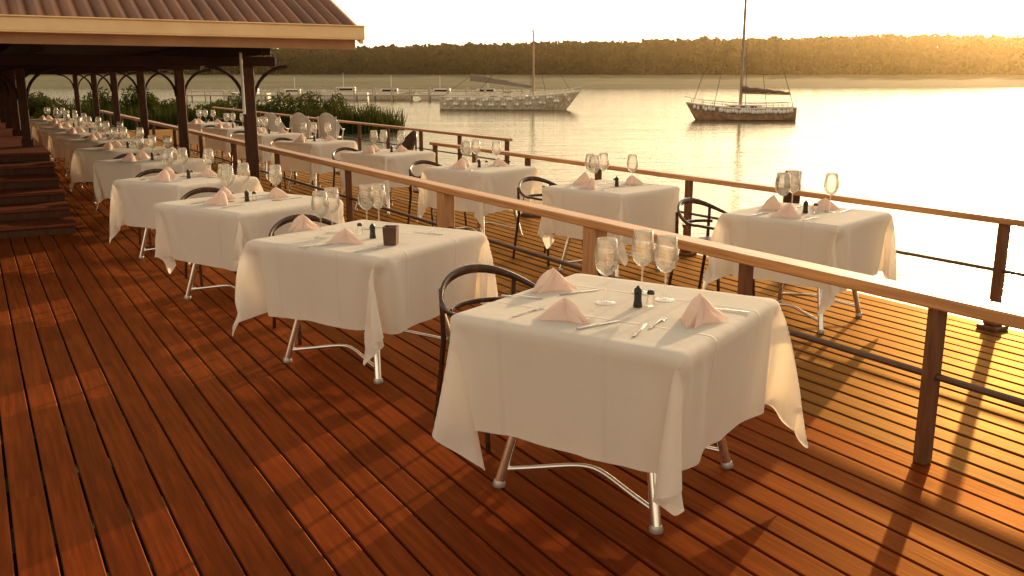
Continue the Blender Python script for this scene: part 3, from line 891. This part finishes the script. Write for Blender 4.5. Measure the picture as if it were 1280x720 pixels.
def sailboat(name, loc, rz, L, B, fb, hullm, mast_h, mast_x, boom_len, tent, label):
    r = random.Random(int(L * 10))
    root = empty(name, loc, rz)
    bm, gun = hull_mesh(L, B, fb)
    hl = obj('hull', bm, hullm, root, True)
    bm = bmesh.new()
    for s in (0, 1):
        add_tube(bm, [g[s] + Vector((0, 0, 0.04)) for g in gun], 0.06, 6)
    obj('gunwale', bm, 'cream', hl, True)
    bm = bmesh.new()
    bev_box(bm, (-L * 0.18, -B * 0.28, fb * 0.95), (L * 0.16, B * 0.28, fb * 0.95 + 0.42), 0.12, None, 2)
    cb = obj('cabin', bm, 'cream', root, True)
    for s in (-1, 1):
        for k in range(3):
            x = -L * 0.12 + k * L * 0.1
            bm = bmesh.new(); bev_box(bm, (x, s * (B * 0.28 + 0.004) - 0.01, fb + 0.1), (x + L * 0.06, s * (B * 0.28 + 0.004) + 0.01, fb + 0.26), 0.008)
            obj('window', bm, 'window', cb)
    zt = fb + mast_h
    bm = bmesh.new(); add_tube(bm, [(mast_x, 0, fb), (mast_x, 0, fb + mast_h * .6), (mast_x - 0.05, 0, zt)], [0.12, 0.11, 0.07], 10); obj('mast', bm, 'mast', root, True)
    bm = bmesh.new()
    add_tube(bm, [(mast_x - 0.1, 0, fb + 1.3), (mast_x - boom_len, 0, fb + (1.2 if not tent else 2.6))], 0.07, 8); bo = obj('boom', bm, 'mast', root, True)
    if not tent:
        bm = bmesh.new()
        pts = []; rr = []
        for i in range(15):
            q = i / 14
            pts.append((mast_x - 0.15 - (boom_len - 0.25) * q, 0.02 * math.sin(q * 20), fb + 1.6 - 0.3 * q + 0.04 * math.sin(q * 26)))
            rr.append(0.24 * (1 - q * 0.7) + 0.025 * math.sin(q * 31))
        add_tube(bm, pts, rr, 10); obj('furled_sail', bm, 'sail', root, True)
    else:
        bm = bmesh.new(); prev = None
        for i in range(13):
            q = i / 12; x = mast_x - 0.3 - (boom_len - 0.3) * q
            zr = fb + 1.42 + 1.2 * q + 0.05 * math.sin(q * PI * 6)
            lo_ = fb + 1.1 + 0.8 * q
            row = [bm.verts.new((x, -B * 0.22, lo_)), bm.verts.new((x, -B * 0.12, (zr + lo_) / 2 + 0.08)), bm.verts.new((x, 0, zr)), bm.verts.new((x, B * 0.12, (zr + lo_) / 2 + 0.08)), bm.verts.new((x, B * 0.22, lo_))]
            if prev:
                for k in range(4): bm.faces.new((prev[k], prev[k + 1], row[k + 1], row[k]))
            prev = row
        obj('boom_cover', bm, 'tent', root, True)
    top = Vector((mast_x - 0.05, 0, zt - 0.15))
    for e in ((L / 2 * 0.98, 0, fb * 1.6), (-L / 2 * 0.98, 0, fb * 1.15), (mast_x - .3, B * 0.46, fb), (mast_x - .3, -B * 0.46, fb), (L * 0.3, B * 0.4, fb * 1.1), (-L * 0.25, -B * 0.42, fb)):
        bm = bmesh.new(); add_tube(bm, [top, e], 0.024, 5); obj('stay', bm, 'rod', root)
    for s in (0, 1):
        bm = bmesh.new()
        add_tube(bm, [g[s] * 1 + Vector((0, 0, 0.45)) for g in gun[1:-1]], 0.028, 6)
        add_tube(bm, [g[s] * 1 + Vector((0, 0, 0.25)) for g in gun[1:-1]], 0.018, 6)
        for g in gun[1:-1:2]:
            add_tube(bm, [g[s], g[s] + Vector((0, 0, 0.45))], 0.028, 6)
        if tent:
            for a_, b_ in zip(gun[1:-2], gun[2:-1]):
                add_tube(bm, [a_[s], b_[s] + Vector((0, 0, 0.45))], 0.03, 5); add_tube(bm, [b_[s], a_[s] + Vector((0, 0, 0.45))], 0.03, 5)
        obj('guard_rail', bm, 'cream', root, True)
        for i in range(1, 21):
            for q in range(2):
                if r.random() < 0.08: continue
                g = gun[i][s].lerp(gun[i + 1][s], 0.5 * q)
                out = Vector((0, 1 if g.y > 0 else -1, 0))
                low = 0.42 * fb if (i + q) % 2 and tent else 0.0
                bm = bmesh.new(); c = g + out * 0.13 + Vector((r.uniform(-.04, .04), 0, -0.17 - r.uniform(0, .1) - low))
                k = L / 8.6 * r.uniform(0.8, 1.0)
                add_lathe(bm, [(0, -0.18), (0.1 * k, -0.13), (0.135 * k, -0.05), (0.135 * k, 0.05), (0.1 * k, 0.13), (0.02, 0.18), (0.02, 0.24 + low), (0, 0.24 + low)], 8, c); obj('fender', bm, r.choice(['cream', 'white', 'white']), root, True)
    bm = bmesh.new()
    add_tube(bm, [gun[-2][0] + Vector((0, 0, 0.45)), gun[-1][0] + Vector((0.15, 0, 0.55)), gun[-2][1] + Vector((0, 0, 0.45))], 0.03, 6); obj('bow_rail', bm, 'cream', root, True)
    tag(root, label, 'sailboat')
    return root
WZ = -1.55
c = P(928, 150, WZ)
sailboat('sailboat', c, R(180 - 6), 8.3, 2.4, 0.88, 'hulldark', 13, 0.25, 4.0, False, 'brown single masted sailboat with dark furled sail moored at right on the river')
c = P(633, 137, WZ)
sailboat('sailboat', c, R(-5), 14.6, 3.6, 1.25, 'hullmid', 7.4, 3.0, 7.0, True, 'long pale mottled sailboat with slanting covered boom moored left of the other')
# jetty
jr = empty('jetty', (-26, 150, WZ))
bm = bmesh.new(); bev_box(bm, (-26, -1.2, 0.7), (28, 1.2, 0.95), 0.02); obj('walkway', bm, 'jetty', jr)
for i in range(19):
    for s in (-1.05, 1.05):
        bm = bmesh.new(); x = -25.5 + i * 2.95; add_tube(bm, [(x, s * 1.2, -0.6), (x, s * 1.2, 2.1)], 0.12, 8); obj('pile', bm, 'jetty', jr, True)
for s in (-1.26, 1.26):
    for z in (1.35, 1.9):
        bm = bmesh.new(); add_box(bm, (-26, s - 0.03, z), (28, s + 0.03, z + 0.08)); obj('rail', bm, 'jetty', jr)
tag(jr, 'pale timber jetty on piles behind the bushes', 'jetty')
def motorboat(loc, rz, L, label, hm):
    root = empty('motorboat', loc, rz)
    bm, gun = hull_mesh(L, L * 0.34, L * 0.13); obj('hull', bm, hm, root, True)
    bm = bmesh.new(); bev_box(bm, (-L * 0.25, -L * 0.12, L * 0.12), (L * 0.15, L * 0.12, L * 0.26), 0.1, None, 2); cb = obj('cabin', bm, 'cream', root, True)
    bm = bmesh.new(); bev_box(bm, (-L * 0.2, -L * 0.122, L * 0.19), (L * 0.12, L * 0.122, L * 0.235), 0.01); obj('window', bm, 'window', cb)
    bm = bmesh.new(); add_tube(bm, [(0, 0, L * 0.26), (0, 0, L * 0.55)], 0.04, 6); obj('aerial', bm, 'cream', root)
    tag(root, label, 'motorboat')
mb = [(-44, 156, 175, 7.5, 'cream'), (-36, 156, 4, 6.8, 'hullmid'), (-28, 156.5, 182, 8.0, 'cream'), (-20, 156, 3, 7.2, 'hullmid'), (-12, 157, 178, 7.0, 'cream'), (-4, 157, 5, 7.2, 'hulldark')]
for i, (x, y, a, L_, hm) in enumerate(mb):
    motorboat((x, y, WZ), R(a), L_, ORD[i] + ' motorboat from the left moored along the back of the jetty', hm)

# ------------------------------------------------------------------ left bank, reeds and shrubs
bm = bmesh.new(); g = {}
NA, NR = 48, 8
for i in range(NA):
    for j in range(NR + 1):
        a = 2 * PI * i / NA; q = j / NR
        rr = q * (1 + 0.12 * noise.noise(Vector((math.cos(a) * 2, math.sin(a) * 2, 4))))
        z = WZ - 0.25 + 1.0 * (1 - q ** 2.2)
        g[i, j] = (-36 + 29 * rr * math.cos(a), 64 + 15 * rr * math.sin(a), z + (0.12 * noise.noise(Vector((a * 3, q * 6, 0))) if j < NR else 0))
cv = bm.verts.new((-36, 64, WZ + 0.75))
V = {(i, j): bm.verts.new(g[i, j]) for i in range(NA) for j in range(1, NR + 1)}
for i in range(NA):
    i2 = (i + 1) % NA
    bm.faces.new((cv, V[i, 1], V[i2, 1]))
    for j in range(1, NR): bm.faces.new((V[i, j], V[i, j + 1], V[i2, j + 1], V[i2, j]))
struct(obj('near_bank', bm, 'bank', None, 'all'), 'low grassy bank jutting into the river', 'river bank')
def leaf_cloud(bm, c, rad, n, size, r, flat=0.6):
    for _ in range(n):
        d = Vector((r.gauss(0, 1), r.gauss(0, 1), r.gauss(0, 1))).normalized() * (r.random() ** 0.4)
        p = Vector((c[0] + d.x * rad[0], c[1] + d.y * rad[1], c[2] + d.z * rad[2]))
        a = Vector((r.gauss(0, 1), r.gauss(0, 1), r.gauss(0, 1))).normalized(); b = a.orthogonal().normalized()
        b.rotate(Matrix.Rotation(r.uniform(0, 6.28), 3, a))
        e = a.cross(b); s = size * r.uniform(0.6, 1.3)
        bm.faces.new([bm.verts.new(p + b * s), bm.verts.new(p + e * s * flat), bm.verts.new(p - b * s), bm.verts.new(p - e * s * flat)])
def make_shrub(seed):
    def mk():
        r = random.Random(seed)
        t = empty('shrub')
        bm = bmesh.new()
        for k in range(12):
            leaf_cloud(bm, (r.uniform(-2.0, 2.0), r.uniform(-1.2, 1.2), r.uniform(0.2, 1.5)), (r.uniform(.5, 1.0), r.uniform(.5, .9), r.uniform(.3, .65)), 240, 0.13, r, 0.3)
        obj('foliage', bm, 'leaf', t, False, False)
        bm = bmesh.new()
        for k in range(6):
            a = r.uniform(0, 6.28); add_tube(bm, [(0.1 * math.cos(a), 0.1 * math.sin(a), -0.3), (0.5 * math.cos(a), 0.5 * math.sin(a), 0.6), (1.3 * math.cos(a), 0.8 * math.sin(a), 1.2)], [0.06, 0.04, 0.015], 6)
        obj('stem', bm, 'trunk', t, True)
        return t
    return mk
def make_reeds(seed):
    def mk():
        r = random.Random(seed)
        bm = bmesh.new()
        for k in range(460):
            x = max(-1.5, min(1.5, r.gauss(0, 0.8))); y = max(-1.1, min(1.1, r.gauss(0, 0.6))); h = r.uniform(0.7, 1.6) * math.exp(-(x * x) / 9)
            a = r.uniform(0, 6.28); ln = r.uniform(0.1, 0.6)
            d = Vector((math.cos(a), math.sin(a), 0)); s = Vector((-d.y, d.x, 0)) * r.uniform(0.02, 0.045)
            p = [Vector((x, y, -0.3)), Vector((x, y, h * .55)) + d * ln * .3, Vector((x, y, h)) + d * ln]
            A = [bm.verts.new(q + s * w) for q, w in zip(p, (1, .8, .15))]; B = [bm.verts.new(q - s * w) for q, w in zip(p, (1, .8, .15))]
            for i in range(2): bm.faces.new((A[i], A[i + 1], B[i + 1], B[i]))
        return obj('reed_clump', bm, 'leaf', None, False, False)
    return mk
def bz(x, y):
    q = min(1, math.hypot((x + 36) / 29, (y - 64) / 15))
    return WZ - 0.22 + 1.0 * (1 - q ** 2.2)
front = [-8.4, -9.8, -11.5, -13.2, -15.3, -17.6, -20, -22.5, -25.5]
for i, x in enumerate(front):
    y = 64 - 15 * math.sqrt(max(0, 1 - ((x + 36) / 29) ** 2)) * 0.72 + rnd.uniform(-.8, .8)
    k = i % 3
    o = place('reed%d' % k, make_reeds(50 + k), (x, y, bz(x, y)), rnd.uniform(0, 6), rnd.uniform(1.0, 1.3))
    tag(o, ORD[i] + ' clump of low dark reeds from the right along the grassy bank', 'reeds', 'reed clumps along the grassy bank')
back = [(-9.4, 62, 0.95), (-11.6, 60.5, 1.1), (-13.6, 58.8, 1.15), (-15.8, 59.2, 1.25), (-17.8, 58, 1.15), (-13.0, 62.5, 1.25), (-19.8, 60.5, 1.1), (-22.6, 58.5, 1.2), (-25.6, 60, 1.25), (-28.6, 58.5, 1.3), (-31.8, 60, 1.3), (-35.2, 58, 1.3)]
for i, (x, y, s_) in enumerate(back):
    k = i % 3
    o = place('shrub%d' % k, make_shrub(30 + k), (x, y, bz(x, y) - 0.05), rnd.uniform(0, 6), s_)
SHR = sorted([o for o in COL.objects if o.name.split('.')[0] == 'shrub' and o.parent is None], key=lambda o: -pixx(o.location))
for i, o in enumerate(SHR):
    tag(o, ORD[i] + ' dark green bush counted from the right behind the reeds on the bank', 'bush', 'bushes on the grassy bank')

# ------------------------------------------------------------------ treeline
bm = bmesh.new(); bmt = bmesh.new()
r = random.Random(77)
for row, (y0, step) in enumerate(((545, 4.0), (570, 4.0), (600, 4.0))):
    x = -440
    while x < 500:
        x += step * r.uniform(0.6, 1.4)
        y = y0 + r.uniform(-12, 12)
        hh = (14.5 + 7.5 * max(0, min(1, (x + 120) / 330)) + row * 1.2 + 2.0 * noise.noise(Vector((x * 0.02, row, 5)))) * r.uniform(0.95, 1.04)
        zb = 4.4
        add_tube(bmt, [(x, y, zb - 1), (x + r.uniform(-.5, .5), y, zb + hh * 0.6)], [0.35, 0.15], 5)
        for k in range(5):
            w = hh * 0.18
            leaf_cloud(bm, (x + r.uniform(-w, w), y + r.uniform(-w, w), zb + hh * (0.1 + 0.19 * k)), (5.2 - k * .25, 3.5, hh * .15), 50, 1.3, r, 0.8)
o = obj('treeline', bm, 'farleaf', None, False, False)
tag(o, 'distant wood of dark brown trees along the far river bank', 'trees', None, 'stuff')
o = obj('treeline_trunks', bmt, 'trunk'); tag(o, 'trunks of the distant wood along the far bank', 'tree trunks', None, 'stuff')
# thin evening mist hanging over the river in front of the wood
bm = bmesh.new(); add_box(bm, (-900, 170, -1.4), (1100, 530, 70))
m, nt, out = nt_new('evening_mist')
vs_ = nd(nt, 'ShaderNodeVolumeScatter')
vs_.inputs['Color'].default_value = (1.0, 0.68, 0.3, 1); vs_.inputs['Density'].default_value = 0.00036; vs_.inputs['Anisotropy'].default_value = 0.93
nt.links.new(vs_.outputs[0], out.inputs['Volume'])
struct(obj('river_mist', bm, m), 'thin evening mist over the far side of the river', 'mist')

# ------------------------------------------------------------------ light, sky, camera
AZ, EL = R(30), R(13)
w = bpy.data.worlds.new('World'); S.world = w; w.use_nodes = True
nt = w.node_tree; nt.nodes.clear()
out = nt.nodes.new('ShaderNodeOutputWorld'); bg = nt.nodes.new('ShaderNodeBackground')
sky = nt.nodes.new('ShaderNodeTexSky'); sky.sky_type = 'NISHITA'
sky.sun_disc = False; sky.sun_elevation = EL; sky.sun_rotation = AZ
sky.air_density = 1.2; sky.dust_density = 1.8; sky.ozone_density = 1.0
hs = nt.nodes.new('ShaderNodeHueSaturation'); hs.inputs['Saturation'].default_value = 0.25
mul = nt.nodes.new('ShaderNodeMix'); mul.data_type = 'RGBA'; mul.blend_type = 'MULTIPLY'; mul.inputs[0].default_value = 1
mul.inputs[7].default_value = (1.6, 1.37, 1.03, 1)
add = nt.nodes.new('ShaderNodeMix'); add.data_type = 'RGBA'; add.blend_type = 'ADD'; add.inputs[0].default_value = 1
add.inputs[7].default_value = (1.7, 1.38, 1.0, 1)  # even warm fill light added on top of the sky to lift shaded sides
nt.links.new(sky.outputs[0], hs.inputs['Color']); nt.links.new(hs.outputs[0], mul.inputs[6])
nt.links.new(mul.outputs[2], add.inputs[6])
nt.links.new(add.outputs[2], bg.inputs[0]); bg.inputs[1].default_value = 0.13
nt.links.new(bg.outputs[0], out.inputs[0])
sl = bpy.data.lights.new('sun', 'SUN'); sl.energy = 5.0; sl.angle = R(0.6); sl.color = (1.0, 0.7, 0.37)
so = bpy.data.objects.new('sun', sl); COL.objects.link(so)
sd = Vector((math.sin(AZ) * math.cos(EL), math.cos(AZ) * math.cos(EL), math.sin(EL)))
so.rotation_euler = (-sd).to_track_quat('-Z', 'Y').to_euler(); so.location = sd * 60
cam = bpy.data.cameras.new('camera'); co = bpy.data.objects.new('camera', cam); COL.objects.link(co)
cam.sensor_width = 36; cam.lens = F / 1280 * 36; cam.clip_start = 0.05; cam.clip_end = 12000
co.location = (0, 0, H); co.rotation_euler = (PI / 2 - PITCH, 0, 0)
S.camera = co
S.view_settings.view_transform = 'Standard'
try: S.view_settings.look = 'None'
except Exception: pass
S.view_settings.exposure = 0
